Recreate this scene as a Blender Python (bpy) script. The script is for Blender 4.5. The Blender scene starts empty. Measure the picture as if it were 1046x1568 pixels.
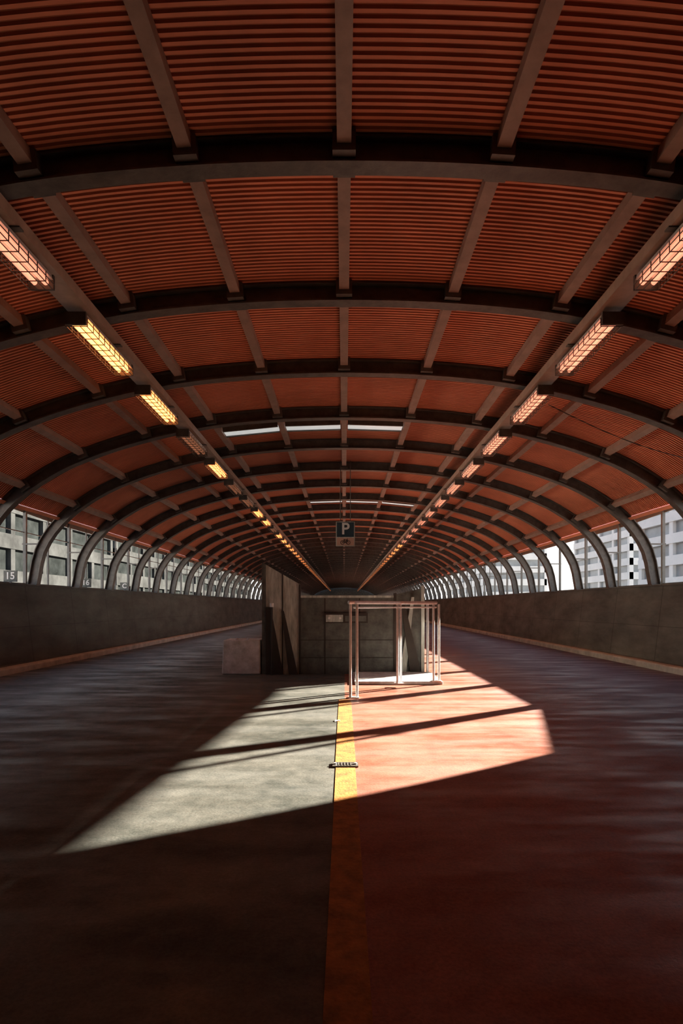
import bpy, math, random
from mathutils import Vector, Matrix
random.seed(4)
H=3.38; EYE=1.25; S=1.977; Y1=4.41
YB=-5.5; YE=112.0
scene=bpy.context.scene
COL=scene.collection

# ---------------------------------------------------------------- materials
def mat(name, col, rough=0.6, metal=0.0, var=0.25, nscale=4.0, bump=0.0, bscale=30.0, emis=None, estr=0.0, spec=0.5, stretch=(1,1,1)):
    m=bpy.data.materials.new(name); m.use_nodes=True
    nt=m.node_tree; N=nt.nodes; L=nt.links
    b=N['Principled BSDF']
    b.inputs['Roughness'].default_value=rough
    b.inputs['Metallic'].default_value=metal
    b.inputs['Specular IOR Level'].default_value=spec
    tc=N.new('ShaderNodeTexCoord'); mp=N.new('ShaderNodeMapping'); mp.inputs['Scale'].default_value=stretch
    L.new(tc.outputs['Object'],mp.inputs['Vector'])
    if var>0:
        n=N.new('ShaderNodeTexNoise'); n.inputs['Scale'].default_value=nscale; n.inputs['Detail'].default_value=8; n.inputs['Roughness'].default_value=0.65
        L.new(mp.outputs[0],n.inputs['Vector'])
        r=N.new('ShaderNodeValToRGB')
        r.color_ramp.elements[0].position=0.3; r.color_ramp.elements[1].position=0.72
        r.color_ramp.elements[0].color=tuple(c*(1-var) for c in col)+(1,)
        r.color_ramp.elements[1].color=tuple(min(1,c*(1+var)) for c in col)+(1,)
        L.new(n.outputs['Fac'],r.inputs['Fac']); L.new(r.outputs[0],b.inputs['Base Color'])
    else:
        b.inputs['Base Color'].default_value=tuple(col)+(1,)
    if bump>0:
        n2=N.new('ShaderNodeTexNoise'); n2.inputs['Scale'].default_value=bscale; n2.inputs['Detail'].default_value=5
        L.new(mp.outputs[0],n2.inputs['Vector'])
        bp=N.new('ShaderNodeBump'); bp.inputs['Strength'].default_value=bump; bp.inputs['Distance'].default_value=0.01
        L.new(n2.outputs['Fac'],bp.inputs['Height']); L.new(bp.outputs[0],b.inputs['Normal'])
    if emis:
        b.inputs['Emission Color'].default_value=tuple(emis)+(1,); b.inputs['Emission Strength'].default_value=estr
    return m

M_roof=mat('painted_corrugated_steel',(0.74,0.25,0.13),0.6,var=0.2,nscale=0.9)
M_groove=mat('grimy_corrugation_recess',(0.46,0.155,0.085),0.7,var=0.2,nscale=0.9)  # recess shade painted in as a darker tone of the roof colour
M_rib=mat('dark_painted_steel',(0.10,0.09,0.078),0.45,var=0.4,nscale=8,bump=0.2)
M_purlin=mat('purlin_steel',(0.31,0.20,0.155),0.5,var=0.25,nscale=5)
M_beam=mat('service_beam_steel',(0.36,0.24,0.18),0.4,var=0.25,nscale=5)
M_frame=mat('window_frame_grey',(0.12,0.12,0.11),0.5,var=0.2)
M_kerb=mat('kerb_concrete',(0.66,0.64,0.57),0.8,var=0.3,nscale=3,bump=0.3)
M_conc=mat('raw_concrete',(0.80,0.81,0.74),0.85,var=0.35,nscale=7,bump=0.5)
M_board=mat('weathered_board',(0.48,0.52,0.47),0.5,var=0.45,nscale=3,bump=0.3,stretch=(6,6,1))
M_front=mat('stained_panel',(0.105,0.113,0.10),0.5,var=0.6,nscale=5,bump=0.3)
M_dark=mat('dark_timber',(0.04,0.032,0.025),0.7,var=0.3)
M_galv=mat('galvanised_steel',(0.72,0.74,0.74),0.3,metal=0.3,var=0.15,nscale=20)
M_white=mat('white_paint',(0.8,0.8,0.78),0.5,var=0.05)
M_signblue=mat('sign_dark_blue',(0.03,0.06,0.08),0.4,var=0.1)
M_signor=mat('sign_orange',(0.62,0.38,0.28),0.5,var=0.1)
M_fac=mat('pale_facade',(0.46,0.47,0.46),0.8,var=0.1,nscale=0.5)
M_bounce=mat('pale_podium_wall',(0.80,0.76,0.70),0.8,var=0.08,nscale=0.5)  # pale colour of the added bounce wall
M_facd=mat('facade_glass',(0.16,0.18,0.19),0.3,var=0.3,nscale=0.5)
M_facg=mat('grey_facade',(0.040,0.043,0.043),1.0,var=0.5,nscale=0.5,spec=0.0)
M_facgd=mat('dark_facade_glass',(0.016,0.019,0.019),1.0,var=0.6,nscale=0.7,spec=0.0)
M_ground=mat('street_concrete',(0.45,0.41,0.37),0.9,var=0.2,nscale=0.2)
M_tube_on=mat('lamp_tube_amber',(1,0.6,0.3),0.4,var=0,emis=(1.0,0.29,0.08),estr=3.8)
M_tube_dim=mat('lamp_tube_pink',(1,0.7,0.6),0.4,var=0,emis=(1.0,0.33,0.19),estr=0.9)  # weak glow stands in for sun reflected by unlit tubes
M_tube_off=mat('lamp_tube_off',(0.6,0.35,0.25),0.4,var=0,emis=(1.0,0.35,0.15),estr=0.12)  # faint glow put into an unlit tube
M_sky=mat('translucent_skylight',(0.8,0.82,0.8),0.4,var=0.15,nscale=6,emis=(0.85,0.92,0.9),estr=0.33)  # emission stands in for daylight through the panel
for mm in (M_tube_off,M_sky):
    try: mm.cycles.emission_sampling='NONE'
    except Exception: pass

def wall_material(name,col):
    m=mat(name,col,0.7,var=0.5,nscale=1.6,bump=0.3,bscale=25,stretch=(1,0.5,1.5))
    nt=m.node_tree;N=nt.nodes;L=nt.links;b=N['Principled BSDF']
    src=b.inputs['Base Color'].links[0].from_socket
    tc=N.new('ShaderNodeTexCoord'); sp=N.new('ShaderNodeSeparateXYZ'); L.new(tc.outputs['Object'],sp.inputs[0])
    def mod(sock,per,w):
        a=N.new('ShaderNodeMath');a.operation='FLOORED_MODULO';a.inputs[1].default_value=per;L.new(sock,a.inputs[0])
        c=N.new('ShaderNodeMath');c.operation='LESS_THAN';c.inputs[1].default_value=w;L.new(a.outputs[0],c.inputs[0]);return c.outputs[0]
    a=mod(sp.outputs['Y'],S,0.03); z=mod(sp.outputs['Z'],0.82,0.014)
    mx=N.new('ShaderNodeMath');mx.operation='MAXIMUM';L.new(a,mx.inputs[0]);L.new(z,mx.inputs[1])
    mc=N.new('ShaderNodeMath');mc.operation='MULTIPLY';mc.inputs[1].default_value=0.45;L.new(mx.outputs[0],mc.inputs[0])
    mix=N.new('ShaderNodeMixRGB');mix.inputs[2].default_value=(0.012,0.012,0.01,1)
    L.new(mc.outputs[0],mix.inputs[0]);L.new(src,mix.inputs[1]);L.new(mix.outputs[0],b.inputs['Base Color'])
    return m
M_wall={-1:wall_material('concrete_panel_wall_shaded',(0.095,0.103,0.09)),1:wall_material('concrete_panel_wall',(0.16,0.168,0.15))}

def floor_material():
    m=bpy.data.materials.new('painted_asphalt_floor'); m.use_nodes=True
    nt=m.node_tree;N=nt.nodes;L=nt.links;b=N['Principled BSDF']
    tc=N.new('ShaderNodeTexCoord'); sp=N.new('ShaderNodeSeparateXYZ'); L.new(tc.outputs['Object'],sp.inputs[0])
    def noise(sc,st,det=8,ro=0.6):
        mp=N.new('ShaderNodeMapping');mp.inputs['Scale'].default_value=st;L.new(tc.outputs['Object'],mp.inputs[0])
        n=N.new('ShaderNodeTexNoise');n.inputs['Scale'].default_value=sc;n.inputs['Detail'].default_value=det;n.inputs['Roughness'].default_value=ro
        L.new(mp.outputs[0],n.inputs['Vector']);return n.outputs['Fac']
    big=noise(0.9,(1,1.6,1)); fine=noise(60,(1,1,1),4,0.7); mid=noise(7,(1,1,1),8,0.7)
    def ramp(f,c0,c1,p0=0.3,p1=0.7):
        r=N.new('ShaderNodeValToRGB');r.color_ramp.elements[0].position=p0;r.color_ramp.elements[1].position=p1
        r.color_ramp.elements[0].color=c0+(1,);r.color_ramp.elements[1].color=c1+(1,);L.new(f,r.inputs[0]);return r.outputs[0]
    ad=N.new('ShaderNodeMath');ad.operation='ADD';L.new(big,ad.inputs[0]);L.new(mid,ad.inputs[1])
    hf=N.new('ShaderNodeMath');hf.operation='MULTIPLY';hf.inputs[1].default_value=0.5;L.new(ad.outputs[0],hf.inputs[0])
    grey=ramp(hf.outputs[0],(0.062,0.071,0.062),(0.185,0.188,0.165),0.37,0.63)
    red=ramp(hf.outputs[0],(0.29,0.085,0.050),(0.47,0.180,0.115),0.37,0.63)
    sheen=N.new('ShaderNodeMapRange');sheen.inputs[1].default_value=1.9;sheen.inputs[2].default_value=3.6
    nz=N.new('ShaderNodeMath');nz.operation='MULTIPLY_ADD';nz.inputs[1].default_value=2.5;L.new(big,nz.inputs[0]);L.new(sp.outputs['X'],nz.inputs[2])
    sb=N.new('ShaderNodeMath');sb.operation='SUBTRACT';sb.inputs[1].default_value=1.25;L.new(nz.outputs[0],sb.inputs[0])
    L.new(sb.outputs[0],sheen.inputs[0])
    m1=N.new('ShaderNodeMixRGB');m1.inputs[2].default_value=(0.16,0.115,0.15,1);L.new(sheen.outputs[0],m1.inputs[0]);L.new(red,m1.inputs[1])  # window sheen painted into the outer red lane as a purple-grey fade
    gt=N.new('ShaderNodeMath');gt.operation='GREATER_THAN';gt.inputs[1].default_value=0.01;L.new(sp.outputs['X'],gt.inputs[0])
    m2=N.new('ShaderNodeMixRGB');L.new(gt.outputs[0],m2.inputs[0]);L.new(grey,m2.inputs[1]);L.new(m1.outputs[0],m2.inputs[2])
    m3=N.new('ShaderNodeMixRGB');m3.blend_type='MULTIPLY';m3.inputs[0].default_value=0.6
    L.new(m2.outputs[0],m3.inputs[1]);L.new(ramp(fine,(0.45,0.45,0.45),(1,1,1),0.35,0.6),m3.inputs[2])
    L.new(m3.outputs[0],b.inputs['Base Color'])
    streak=noise(1.3,(0.7,2.4,1),7)
    rr=N.new('ShaderNodeMapRange');rr.inputs[1].default_value=0.38;rr.inputs[2].default_value=0.62;rr.inputs[3].default_value=0.36;rr.inputs[4].default_value=0.75
    L.new(streak,rr.inputs[0]);L.new(rr.outputs[0],b.inputs['Roughness'])
    bp=N.new('ShaderNodeBump');bp.inputs['Strength'].default_value=0.35;bp.inputs['Distance'].default_value=0.004
    L.new(fine,bp.inputs['Height']);L.new(bp.outputs[0],b.inputs['Normal'])
    return m
M_floor=floor_material()
M_yellow=mat('worn_yellow_paint',(0.45,0.19,0.036),0.7,var=0.5,nscale=10,bump=0.3,bscale=60)

# ---------------------------------------------------------------- mesh builder
class MB:
    def __init__(s): s.v=[];s.f=[];s.m=[];s.mats=[]
    def mi(s,m):
        if m not in s.mats: s.mats.append(m)
        return s.mats.index(m)
    def add(s,vs,fs,m):
        o=len(s.v);i=s.mi(m)
        s.v+= [tuple(v) for v in vs]
        for f in fs: s.f.append(tuple(a+o for a in f)); s.m.append(i)
    def box(s,x0,x1,y0,y1,z0,z1,m):
        vs=[(x0,y0,z0),(x1,y0,z0),(x1,y1,z0),(x0,y1,z0),(x0,y0,z1),(x1,y0,z1),(x1,y1,z1),(x0,y1,z1)]
        s.add(vs,[(0,3,2,1),(4,5,6,7),(0,1,5,4),(1,2,6,5),(2,3,7,6),(3,0,4,7)],m)
    def hexa(s,bot,top,m):
        s.add(list(bot)+list(top),[(0,3,2,1),(4,5,6,7),(0,1,5,4),(1,2,6,5),(2,3,7,6),(3,0,4,7)],m)
    def cyl(s,a,b,r,m,n=8):
        a=Vector(a);b=Vector(b);d=(b-a).normalized()
        u=d.orthogonal().normalized();w=d.cross(u)
        vs=[]
        for p in (a,b):
            for k in range(n):
                t=2*math.pi*k/n; vs.append(p+u*math.cos(t)*r+w*math.sin(t)*r)
        fs=[(k,(k+1)%n,n+(k+1)%n,n+k) for k in range(n)]+[tuple(range(n))[::-1],tuple(range(n,2*n))]
        s.add(vs,fs,m)
    def extr(s,prof,y0,y1,m):
        n=len(prof)
        vs=[(x,y0,z) for x,z in prof]+[(x,y1,z) for x,z in prof]
        fs=[(k,(k+1)%n,n+(k+1)%n,n+k) for k in range(n)]+[tuple(range(n))[::-1],tuple(range(n,2*n))]
        s.add(vs,fs,m)
    def mesh(s,name,recalc=True):
        me=bpy.data.meshes.new(name);me.from_pydata(s.v,[],s.f)
        for m in s.mats: me.materials.append(m)
        me.polygons.foreach_set('material_index',s.m);me.update()
        if recalc:
            import bmesh
            bm=bmesh.new();bm.from_mesh(me);bmesh.ops.recalc_face_normals(bm,faces=bm.faces);bm.to_mesh(me);bm.free()
        return me
    def obj(s,name,parent=None,bevel=0,recalc=True):
        o=bpy.data.objects.new(name,s.mesh(name,recalc));COL.objects.link(o)
        if parent:o.parent=parent
        if bevel:
            b=o.modifiers.new('bevel','BEVEL');b.width=bevel;b.segments=2;b.limit_method='ANGLE'
        return o
def empty(name,loc=(0,0,0)):
    e=bpy.data.objects.new(name,None);e.location=loc;COL.objects.link(e);return e

# ---------------------------------------------------------------- arch curve
half=[(0,1),(.34,.99),(.68,.957),(1.0,.892),(1.3,.80),(1.53,.695),(1.74,.54),(1.875,.35),(1.925,.127)]
ctrl=[(-x,z) for x,z in half[::-1][:-1]]+half
ctrl=[(x*H,z*H+EYE) for x,z in ctrl]
def catmull(P,n=24):
    out=[]
    for i in range(len(P)-1):
        p0=P[i-1] if i>0 else (2*P[0][0]-P[1][0],2*P[0][1]-P[1][1])
        p1=P[i];p2=P[i+1]
        p3=P[i+2] if i+2<len(P) else (2*P[-1][0]-P[-2][0],2*P[-1][1]-P[-2][1])
        for k in range(n):
            t=k/n
            out.append(tuple(0.5*((2*p1[j])+(-p0[j]+p2[j])*t+(2*p0[j]-5*p1[j]+4*p2[j]-p3[j])*t*t+(-p0[j]+3*p1[j]-3*p2[j]+p3[j])*t**3) for j in (0,1)))
    out.append(P[-1]);return out
dense=catmull(ctrl)
acc=[0]
for a,b in zip(dense,dense[1:]): acc.append(acc[-1]+math.hypot(b[0]-a[0],b[1]-a[1]))
TOT=acc[-1]
def at(s):
    s=max(0,min(TOT,s))
    import bisect
    i=min(len(acc)-2,max(0,bisect.bisect_right(acc,s)-1))
    t=(s-acc[i])/(acc[i+1]-acc[i])
    a=dense[i];b=dense[i+1]
    tx,tz=b[0]-a[0],b[1]-a[1];l=math.hypot(tx,tz)
    return (a[0]+(b[0]-a[0])*t,a[1]+(b[1]-a[1])*t,-tz/l,tx/l)
MID=TOT/2

# ribs
rib_y=[]
k=-4
while True:
    y=Y1+S*k
    if y>YE-1: break
    if y>YB+0.3: rib_y.append(y)
    k+=1
mb=MB()
w=0.075;t=0.016;hw=0.010
prof=[(-.10,-w),(-.10,w),(-.10+t,w),(-.10+t,hw),(.10-t,hw),(.10-t,w),(.10,w),(.10,-w),(.10-t,-w),(.10-t,-hw),(-.10+t,-hw),(-.10+t,-w)]
NS=64
for y in rib_y:
    vs=[];fs=[]
    ns=NS if y<30 else 36
    for i in range(ns+1):
        x,z,nx,nz=at(TOT*i/ns)
        for n,dy in prof: vs.append((x+nx*n,y+dy,z+nz*n))
    P=len(prof)
    for i in range(ns):
        for k in range(P): fs.append((i*P+k,i*P+(k+1)%P,(i+1)*P+(k+1)%P,(i+1)*P+k))
    mb.add(vs,fs,M_rib)
    for sx in (-1,1): mb.box(*sorted((sx*6.40,sx*6.62)),y-.10,y+.10,1.675,1.695,M_rib)
mb.obj('arched_roof_ribs')

# purlins + cleats
mb=MB();mc=MB()
ps=1.165
offs=[0]+[o for k in range(1,6) for o in (ps*k,-ps*k)]
for o in offs:
    x,z,nx,nz=at(MID+o)
    tx,tz=nz,-nx
    def P(n,tt,y): return (x+nx*n+tx*tt,y,z+nz*n+tz*tt)
    hwid=.052
    mb.add([P(-.02,-hwid,YB),P(-.02,hwid,YB),P(.088,hwid,YB),P(.088,-hwid,YB),P(-.02,-hwid,YE),P(-.02,hwid,YE),P(.088,hwid,YE),P(.088,-hwid,YE)],
           [(0,1,5,4),(1,2,6,5),(2,3,7,6),(3,0,4,7),(0,3,2,1),(4,5,6,7)],M_purlin)
    for y in rib_y:
        if y>40: continue
        for a,b in ((-.20,-.075),(.075,.20)):
            mc.hexa([P(-.07,-.085,y+a*.7),P(-.07,.085,y+a*.7),P(-.07,.085,y+b*.7),P(-.07,-.085,y+b*.7)],
                    [P(.085,-.085,y+a*.7),P(.085,.085,y+a*.7),P(.085,.085,y+b*.7),P(.085,-.085,y+b*.7)],M_rib)
mb.obj('roof_purlins');mc.obj('purlin_cleats')

# corrugated roof
def find_s(zlim):
    for i in range(4000):
        s=MID+(TOT-MID)*i/4000
        if at(s)[1]<zlim: return s-MID
SR=find_s(EYE+.53*H)
def roof(y0,y1,per,amp,cols):
    ys=[];n=int((y1-y0)/per)
    for i in range(n):
        for fr,h in ((0,0),(.44,0),(.56,1),(.88,1)): ys.append((y0+(i+fr)*per,h))
    ys.append((y0+n*per,0))
    base=[at(MID-SR+2*SR*j/cols) for j in range(cols+1)]
    C=cols+1
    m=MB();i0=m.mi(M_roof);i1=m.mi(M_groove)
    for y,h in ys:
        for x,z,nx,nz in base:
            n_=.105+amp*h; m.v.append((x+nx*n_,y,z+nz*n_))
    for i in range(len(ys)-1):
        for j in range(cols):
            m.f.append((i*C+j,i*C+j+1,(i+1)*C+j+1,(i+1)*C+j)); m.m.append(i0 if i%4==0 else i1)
    return m,y0+n*per
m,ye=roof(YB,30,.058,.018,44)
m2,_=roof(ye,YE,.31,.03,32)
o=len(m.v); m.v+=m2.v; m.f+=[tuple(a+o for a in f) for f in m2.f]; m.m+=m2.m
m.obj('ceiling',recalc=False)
xe,ze,nx,nz=at(MID+SR)
for sx,side in ((1,'right'),(-1,'left')):
    mb=MB()
    def pr(pts): return [(sx*x,z) for x,z in pts]
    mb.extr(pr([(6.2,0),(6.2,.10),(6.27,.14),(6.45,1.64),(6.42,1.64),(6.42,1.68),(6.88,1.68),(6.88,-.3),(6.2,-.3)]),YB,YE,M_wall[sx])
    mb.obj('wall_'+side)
    mb=MB();mb.extr(pr([(6.02,0.002),(6.02,.10),(6.04,.125),(6.2,.125),(6.2,0.002)]),YB,YE,M_kerb);mb.obj('trim_kerb_'+side)
    mb=MB()
    mb.extr(pr([(xe+.02,ze+.04),(xe+.08,ze-.01),(6.84,3.40),(6.84,3.47)]),YB,YE,M_roof)
    mb.obj('ceiling_soffit_'+side)
    mb=MB()
    mb.box(*sorted((sx*6.72,sx*6.80)),YB,YE,3.35,3.42,M_frame)
    mb.box(*sorted((sx*6.72,sx*6.80)),YB,YE,1.68,1.72,M_frame)
    mb.hexa([(sx*6.75,8.4,3.345),(sx*6.77,8.4,3.345),(sx*6.77,14,3.15),(sx*6.75,14,3.15)],[(sx*6.75,8.4,3.36),(sx*6.77,8.4,3.36),(sx*6.77,14,3.36),(sx*6.75,14,3.36)],M_frame)  # tapered blind added to slant the edge of the sun patch
    mb.box(*sorted((sx*6.75,sx*6.77)),14,YE,3.15,3.36,M_frame)
    for y in rib_y:
        yy=y+.10
        mb.box(*sorted((sx*6.71,sx*6.77)),yy-.03,yy+.03,1.7,3.38,M_frame)
        if y<60 and (sx<0 or y>24):
            mb.box(*sorted((sx*6.74,sx*6.77)),yy+S/2-.015,yy+S/2+.015,1.7,3.38,M_frame)
        if y<50:
            mb.box(*sorted((sx*6.34,sx*6.74)),yy-.12,yy-.08,2.52,2.55,M_frame)
    if sx<0: mb.box(*sorted((sx*6.745,sx*6.765)),YB,YE,2.78,2.80,M_frame)
    mb.obj('window_1' if sx<0 else 'window_2')
    yc=8.45 if sx>0 else 7.2
    mb=MB()
    n=int((yc-YB)/.25)
    mb.box(*sorted((sx*6.82,sx*6.86)),YB,yc,1.66,3.42,M_frame)  # unseen panels added to keep light out of the near bays
    for i in range(n): mb.box(*sorted((sx*6.805,sx*6.83)),YB+i*.25,YB+i*.25+.1,1.70,3.38,M_frame)
    if sx>0:
        e=lambda z:8.75+(z-2.6)*.35
        mb.hexa([(6.82,yc,1.66),(6.86,yc,1.66),(6.86,e(1.66),1.66),(6.82,e(1.66),1.66)],[(6.82,yc,3.42),(6.86,yc,3.42),(6.86,e(3.42),3.42),(6.82,e(3.42),3.42)],M_frame)
        mb.hexa([(6.82,yc,1.66),(6.86,yc,1.66),(6.86,11.2,1.66),(6.82,11.2,1.66)],[(6.82,yc,2.14),(6.86,yc,2.14),(6.86,11.2,1.72),(6.82,11.2,1.72)],M_frame)  # unseen tapered piece added to trim the sun patch corner
    mb.obj('wall_cladding_'+side)

# end walls
mb=MB();mb.box(-7,7,YE,YE+.2,-.3,5.2,M_front);mb.box(-2.2,2.2,YE-.05,YE,0.0,2.6,M_dark);mb.obj('wall_far')
mb=MB();mb.box(-7,7,YB-.2,YB,-.3,5.2,M_front);mb.obj('wall_back')  # unseen, added to keep light from behind off the near floor

# floor
mb=MB();mb.box(-6.3,6.3,YB,YE,-.25,0,M_floor);mb.obj('floor')
mb=MB();
mb.box(-.064,.086,YB+.5,4.52,0.0,.004,M_yellow);mb.box(-.070,.092,4.66,7.8,0.0,.004,M_yellow)
mb.obj('yellow_centre_line')
mb=MB();mb.box(-.09,.11,4.53,4.65,0,.012,M_rib)
for x in (-.07,.09):
    mb.cyl((x,4.59,.01),(x,4.59,.022),.012,M_galv)
for i in range(5): mb.box(-.05+i*.024,-.04+i*.024,4.55,4.63,.012,.016,M_frame)
mb.obj('floor_joint_plate')

# cable trays carrying lights
for sx in (-1,1):
    mb=MB()
    x=sx*2.55;z0=EYE+2.83
    mb.extr([(x-.11,z0),(x+.11,z0),(x+.11,z0+.10),(x+.095,z0+.10),(x+.095,z0+.015),(x-.095,z0+.015),(x-.095,z0+.10),(x-.11,z0+.10)],YB+.2,YE-.2,M_beam)
    mb.cyl((x-.04,YB+.2,z0+.04),(x-.04,YE-.2,z0+.04),.02,M_rib,6)
    mb.cyl((x+.03,YB+.2,z0+.035),(x+.03,YE-.2,z0+.035),.015,M_rib,6)
    for y in rib_y:
        mb.box(x-.13,x+.13,y-.03,y+.03,z0-.012,z0+.0,M_rib)
        mb.box(x-.013,x+.013,y-.013,y+.013,z0+.0,z0+.14,M_rib)
    mb.obj('cable_tray')

def lampmesh(tube):
    m=MB();L=.60
    m.extr([(-.10,.0),(-.085,.045),(.085,.045),(.10,.0)],-L,L,M_galv)
    m.box(-.10,.10,-L-.03,-L,-.075,.045,M_rib);m.box(-.10,.10,L,L+.03,-.075,.045,M_rib)
    for x in (-.048,.048): m.cyl((x,-L+.02,-.032),(x,L-.02,-.032),.024,tube,10)
    for x in (-.098,-.033,.033,.098): m.cyl((x,-L,-.082),(x,L,-.082),.0045,M_rib,5)
    for x in (-.108,.108): m.cyl((x,-L,-.04),(x,L,-.04),.0045,M_rib,5)
    n=9
    for i in range(n+1):
        y=-L+2*L*i/n
        m.cyl((-.105,y,-.082),(.105,y,-.082),.0045,M_rib,5)
        for x in (-.105,.105): m.cyl((x,y,-.082),(x,y,.0),.0045,M_rib,5)
    for y in (-.4,.4): m.cyl((0,y,.04),(0,y,.085),.012,M_rib,6)
    return m.mesh('strip_light')
ON=lampmesh(M_tube_on);DIM=lampmesh(M_tube_dim);OFF=lampmesh(M_tube_off)
offset_left={0:'d',3:'o',5:'o',6:'o',9:'o'}
i=-3
while True:
    y=4.35+1.85*i
    if y>YE-2: break
    if y>YB+1:
        for sx in (-1,1):
            if sx<0:
                c=offset_left.get(i,'on'); me={'on':ON,'o':OFF,'d':DIM}[c]
                if i<0: me=OFF
            else: me=DIM if (i<12) else ON
            o=bpy.data.objects.new('caged_strip_light',me);o.location=(sx*2.55,y,EYE+2.74)
            COL.objects.link(o)
    i+=1

def skylight(y,bays,dep=.13):
    for b in bays:
        s0=MID+b*ps+.07;s1=MID+(b+1)*ps-.07
        m=MB()
        a=at(s0);c=at(s1)
        def q(p,n,yy): return (p[0]+p[2]*n,yy,p[1]+p[3]*n)
        m.hexa([q(a,.0,y),q(c,.0,y),q(c,.0,y+dep),q(a,.0,y+dep)],[q(a,.03,y),q(c,.03,y),q(c,.03,y+dep),q(a,.03,y+dep)],M_sky)
        for yy in (y-.04,y+dep):
            m.hexa([q(a,-.02,yy),q(c,-.02,yy),q(c,-.02,yy+.04),q(a,-.02,yy+.04)],[q(a,.09,yy),q(c,.09,yy),q(c,.09,yy+.04),q(a,.09,yy+.04)],M_rib)
        m.obj('roof_skylight_panel')
skylight(10.95,(-2,-1,0),dep=.30)
skylight(18.9,(-1,0,1),dep=.30)

# ---------------------------------------------------------------- parking sign
sg=empty('hanging_parking_sign',(0.03,14.0,2.95))
def child(mb,name,par,bevel=0): return mb.obj(name,par,bevel)
m=MB();m.box(-.205,.205,-.02,.02,-.07,.28,M_signblue);m.box(-.225,.225,-.015,.025,-.29,.295,M_board);child(m,'panel_parking',sg,.004)
m=MB();m.box(-.205,.205,-.022,.0,-.275,-.09,M_signor);child(m,'panel_bicycle',sg)
m=MB()
for x in (-.12,.12): m.cyl((x,0,.29),(x,0,1.74),.009,M_rib)
child(m,'hanger_rods',sg)
def text(body,size,loc,par,mt,name):
    c=bpy.data.curves.new(name,'FONT');c.body=body;c.size=size;c.extrude=.003;c.align_x='CENTER';c.align_y='CENTER';c.offset=size*.02
    o=bpy.data.objects.new(name,c);o.location=loc;o.rotation_euler=(math.pi/2,0,0);c.materials.append(mt);COL.objects.link(o);o.parent=par;return o
text('P',.38,(0,-.028,.11),sg,M_white,'letter_p')
m=MB()
for cx in (-.07,.07):
    for k in range(14):
        a=2*math.pi*k/14;b=2*math.pi*(k+1)/14
        m.cyl((cx+.045*math.cos(a),-.026,-.205+.045*math.sin(a)),(cx+.045*math.cos(b),-.026,-.205+.045*math.sin(b)),.006,M_dark,5)
for a,b in (((-.07,-.205),(-.03,-.14)),((-.03,-.14),(.045,-.14)),((-.03,-.14),(0,-.205)),((0,-.205),(-.07,-.205)),((0,-.205),(.045,-.14)),((.07,-.205),(.04,-.125)),((.04,-.125),(.06,-.12)),((-.045,-.13),(-.015,-.13))):
    m.cyl((a[0],-.026,a[1]),(b[0],-.026,b[1]),.006,M_dark,5)
child(m,'bicycle_symbol',sg)

for y,tx in ((11.45,'15'),(14.8,'16'),(17.4,'C')):
    e=empty('bay_number_sign',(-6.5,y,1.82))
    m=MB();m.box(-.13,.13,-.01,.01,-.11,.11,M_front);m.box(-.02,.02,-.008,.008,-.14,-.11,M_rib);child(m,'plate',e)
    text(tx,.19,(0,-.014,0),e,M_white,'number')

# ---------------------------------------------------------------- stairwell enclosure
st=empty('stairwell_enclosure',(0,10.7,0))
m=MB()
m.box(-.80,.93,0,.07,0,1.43,M_front)
m.box(-.80,.93,-.02,.0,1.39,1.43,M_board)
for x in (-.35,.28): m.box(x-.012,x+.012,-.012,.0,0,1.38,M_dark)
for z in (.30,.62): m.box(-.80,.93,-.008,.0,z-.006,z+.006,M_dark)
child(m,'front_wall',st)
m=MB();m.box(-.36,.43,-.05,-.0,.93,1.11,M_dark);m.box(-.33,-.02,-.065,-.05,.95,1.08,M_board);m.box(.02,.40,-.06,-.05,.96,1.06,M_front)
for x in (-.27,-.07): m.cyl((x,-.085,1.02),(x,-.065,1.02),.022,M_white)
child(m,'notice_box',st)
m=MB()
def panel(x0,y0,x1,y1,zb0,zb1,z0,z1,th,mt):
    m.hexa([(x0,y0,zb0),(x1,y1,zb1),(x1,y1+th,zb1),(x0,y0+th,zb0)],[(x0,y0,z0),(x1,y1,z1),(x1,y1+th,z1),(x0,y0+th,z0)],mt)
panel(-1.44,-.02,-.80,.0,0,0,2.0,1.63,.06,M_board)
panel(-1.49,-.04,-1.42,-.04,0,0,2.03,1.99,.07,M_front)
panel(-.82,-.03,-.79,-.03,0,0,1.64,1.62,.07,M_dark)
panel(-1.13,-.025,-1.11,-.025,0,0,1.82,1.81,.02,M_dark)
child(m,'left_wing_panel',st)
m=MB()
m.hexa([(-1.41,-.10,0),(-1.10,-.10,0),(-1.10,-.045,0),(-1.41,-.045,0)],[(-1.41,-.10,1.22),(-1.33,-.10,1.22),(-1.33,-.045,1.22),(-1.41,-.045,1.22)],M_dark)
m.hexa([(-1.0,-.08,0),(-.84,-.08,0),(-.84,-.035,0),(-1.0,-.035,0)],[(-1.13,-.08,1.15),(-1.09,-.08,1.15),(-1.09,-.035,1.15),(-1.13,-.035,1.15)],M_dark)
m.cyl((-1.30,-.14,0.0),(-1.30,-.14,1.22),.018,M_dark);m.cyl((-1.30,-.14,1.22),(-1.30,-.14,1.29),.035,M_white)
child(m,'leaning_boards',st)
m=MB()
panel(.93,.0,1.40,.03,0,0,1.45,1.56,.06,M_front)
panel(.90,-.03,.95,-.03,0,0,1.47,1.48,.07,M_dark)
panel(1.40,-.03,1.46,-.03,0,0,1.60,1.62,.08,M_board)
child(m,'right_wing_panel',st)
m=MB()
m.hexa([(1.20,-.10,0),(1.40,-.10,0),(1.40,-.045,0),(1.20,-.045,0)],[(1.03,-.10,1.25),(1.10,-.10,1.25),(1.10,-.045,1.25),(1.03,-.045,1.25)],M_dark)
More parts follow.
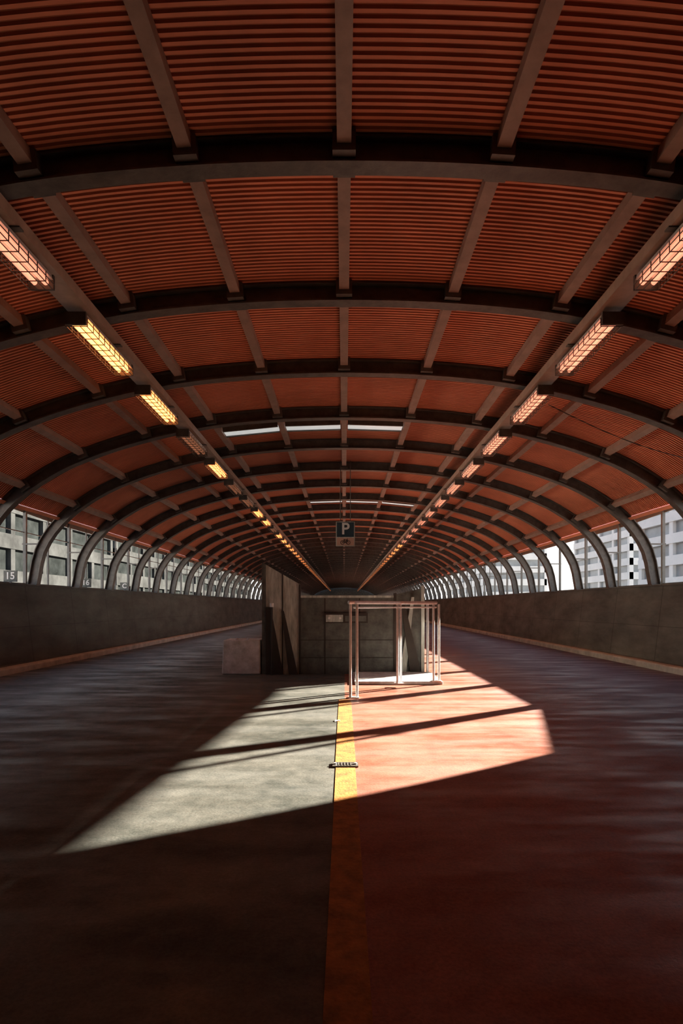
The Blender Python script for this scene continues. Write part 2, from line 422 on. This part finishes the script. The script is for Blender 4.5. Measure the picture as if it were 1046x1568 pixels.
m.hexa([(1.00,-.07,0),(1.12,-.07,0),(1.12,-.035,0),(1.00,-.035,0)],[(1.22,-.07,1.4),(1.27,-.07,1.4),(1.27,-.035,1.4),(1.22,-.035,1.4)],M_board)
child(m,'right_boards',st)
m=MB()
m.box(-1.46,-1.38,.06,5.5,0,1.30,M_front);m.box(1.34,1.42,.10,5.5,0,1.30,M_front);m.box(-1.46,1.42,5.5,5.6,0,1.30,M_front)
child(m,'side_walls',st)
m=MB();m.box(.16,1.56,-1.42,-.06,0,.05,M_conc);child(m,'plinth',st,.01)

m=MB();m.hexa([(-2.22,10.66,0),(-1.52,10.66,0),(-1.52,11.3,0),(-2.22,11.3,0)],[(-2.20,10.68,.62),(-1.53,10.68,.62),(-1.53,11.3,.62),(-2.20,11.3,.62)],M_conc)
m.box(-2.0,-1.95,10.8,10.86,.61,.65,M_galv);m.box(-1.8,-1.75,10.8,10.86,.61,.65,M_galv)
m.obj('concrete_ballast_block',bevel=.02)

m=MB()
def post(x,y,ang,z0=0):
    dx,dy=math.cos(ang)*.045,math.sin(ang)*.045
    for s in (-1,1): m.cyl((x+s*dx,y+s*dy,z0),(x+s*dx,y+s*dy,1.27),.019,M_galv)
    m.box(x-.07,x+.07,y-.06,y+.06,z0,z0+.014,M_galv)
def rail(a,b,r=.02): m.cyl(a,b,r,M_galv,10)
A=(.13,7.95);B=(.84,9.0);C=(1.46,9.32);D=(1.50,10.6)
post(*A,.2);post(*B,.9,.05);post(*C,.2,.05);post(D[0],D[1]-.04,1.57,0)
for z in (1.29,1.22):
    rail(A+(z,),B+(z,),.024 if z>1.25 else .012);rail(B+(z,),C+(z,),.024 if z>1.25 else .012);rail(C+(z,),D+(z,),.024 if z>1.25 else .012)
rail((A[0]-.07,A[1]-.05,1.29),A+(1.29,),.024)
m.obj('metal_railing')

m=MB();m.hexa([(-.10,6.3,0),(-.04,6.33,0),(-.05,6.4,0),(-.11,6.37,0)],[(-.10,6.3,.006),(-.05,6.33,.012),(-.05,6.39,.006),(-.10,6.37,.01)],M_white);m.obj('paper_scrap')

m=MB();pts=[]
for i in range(13):
    t=i/12;x=2.85+3.0*t;y=8.2+1.0*t;z=4.05-.6*t-.12*math.sin(math.pi*t)
    pts.append((x,y,z))
for a,b in zip(pts,pts[1:]): m.cyl(a,b,.007,M_rib,5)
m.obj('hanging_cable')

# ---------------------------------------------------------------- outside
mb=MB();mb.box(-200,200,-60,260,-7.2,-7,M_ground);mb.obj('street_ground')
def building(name,x0,x1,y0,y1,h,fl,mw,mg,band=.45):
    m=MB();m.box(x0+.3,x1-.3,y0+.3,y1-.3,-7,h-.3,mg)
    z=-7
    while z<h:
        m.box(x0,x1,y0,y1,z,z+fl*band,mw);z+=fl
    ny=int((y1-y0)/4)
    for i in range(ny+1):
        yy=y0+(y1-y0-.5)*i/ny
        m.box(x0+.05,x0+.5,yy,yy+.5,-7,h-.2,mw);m.box(x1-.5,x1-.05,yy,yy+.5,-7,h-.2,mw)
    m.obj(name)
building('office_building',24,30,34,48,9,1.6,M_fac,M_facd)
building('office_building',32,44,66,82,18,1.6,M_fac,M_facd,.5)
building('office_building',26,38,110,150,20,2.4,M_fac,M_facd,.5)
building('apartment_building',-34,-22,14,56,13,2.4,M_facg,M_facgd,.4)
building('apartment_building',-36,-24,62,100,12,2.6,M_facg,M_facgd,.5)
building('apartment_building',-44,-30,110,190,16,2.6,M_facg,M_facgd,.4)
m=MB();m.box(-21.6,-21,-10,190,-7,2.0,M_bounce)  # unseen wall added to bounce sunlight onto the right ceiling
for i in range(50): m.box(-21.0,-20.85,-10+i*4,-9.6+i*4,-7,2.0,M_bounce)
m.obj('street_retaining_wall')

# ---------------------------------------------------------------- light
w=bpy.data.worlds.new('sky');scene.world=w;w.use_nodes=True
N=w.node_tree.nodes;L=w.node_tree.links;bg=N['Background']
tc=N.new('ShaderNodeTexCoord');sp=N.new('ShaderNodeSeparateXYZ');L.new(tc.outputs['Generated'],sp.inputs[0])
r=N.new('ShaderNodeValToRGB');r.color_ramp.elements[0].position=0.0;r.color_ramp.elements[0].color=(1,.98,.95,1)
r.color_ramp.elements[1].position=.7;r.color_ramp.elements[1].color=(.35,.5,.75,1)
L.new(sp.outputs['Z'],r.inputs[0]);L.new(r.outputs[0],bg.inputs[0]);bg.inputs[1].default_value=1.45
sd=bpy.data.lights.new('sun','SUN');sd.energy=30;sd.angle=math.radians(.6);sd.color=(1,.87,.72)
so=bpy.data.objects.new('sun',sd);so.rotation_euler=Vector((-1,-.75,-.41)).to_track_quat('-Z','Y').to_euler();so.location=(20,20,15);COL.objects.link(so)

# ---------------------------------------------------------------- camera
cd=bpy.data.cameras.new('camera');co=bpy.data.objects.new('camera',cd);COL.objects.link(co)
co.location=(0,0,EYE);co.rotation_euler=(math.pi/2,0,0)
cd.sensor_fit='HORIZONTAL';cd.sensor_width=24;cd.lens=24*900/1046
cd.shift_y=143/1046;cd.shift_x=-4/1046;cd.clip_start=.05;cd.clip_end=600
scene.camera=co
scene.view_settings.view_transform='Standard'
scene.view_settings.look='None'
scene.view_settings.exposure=0.55
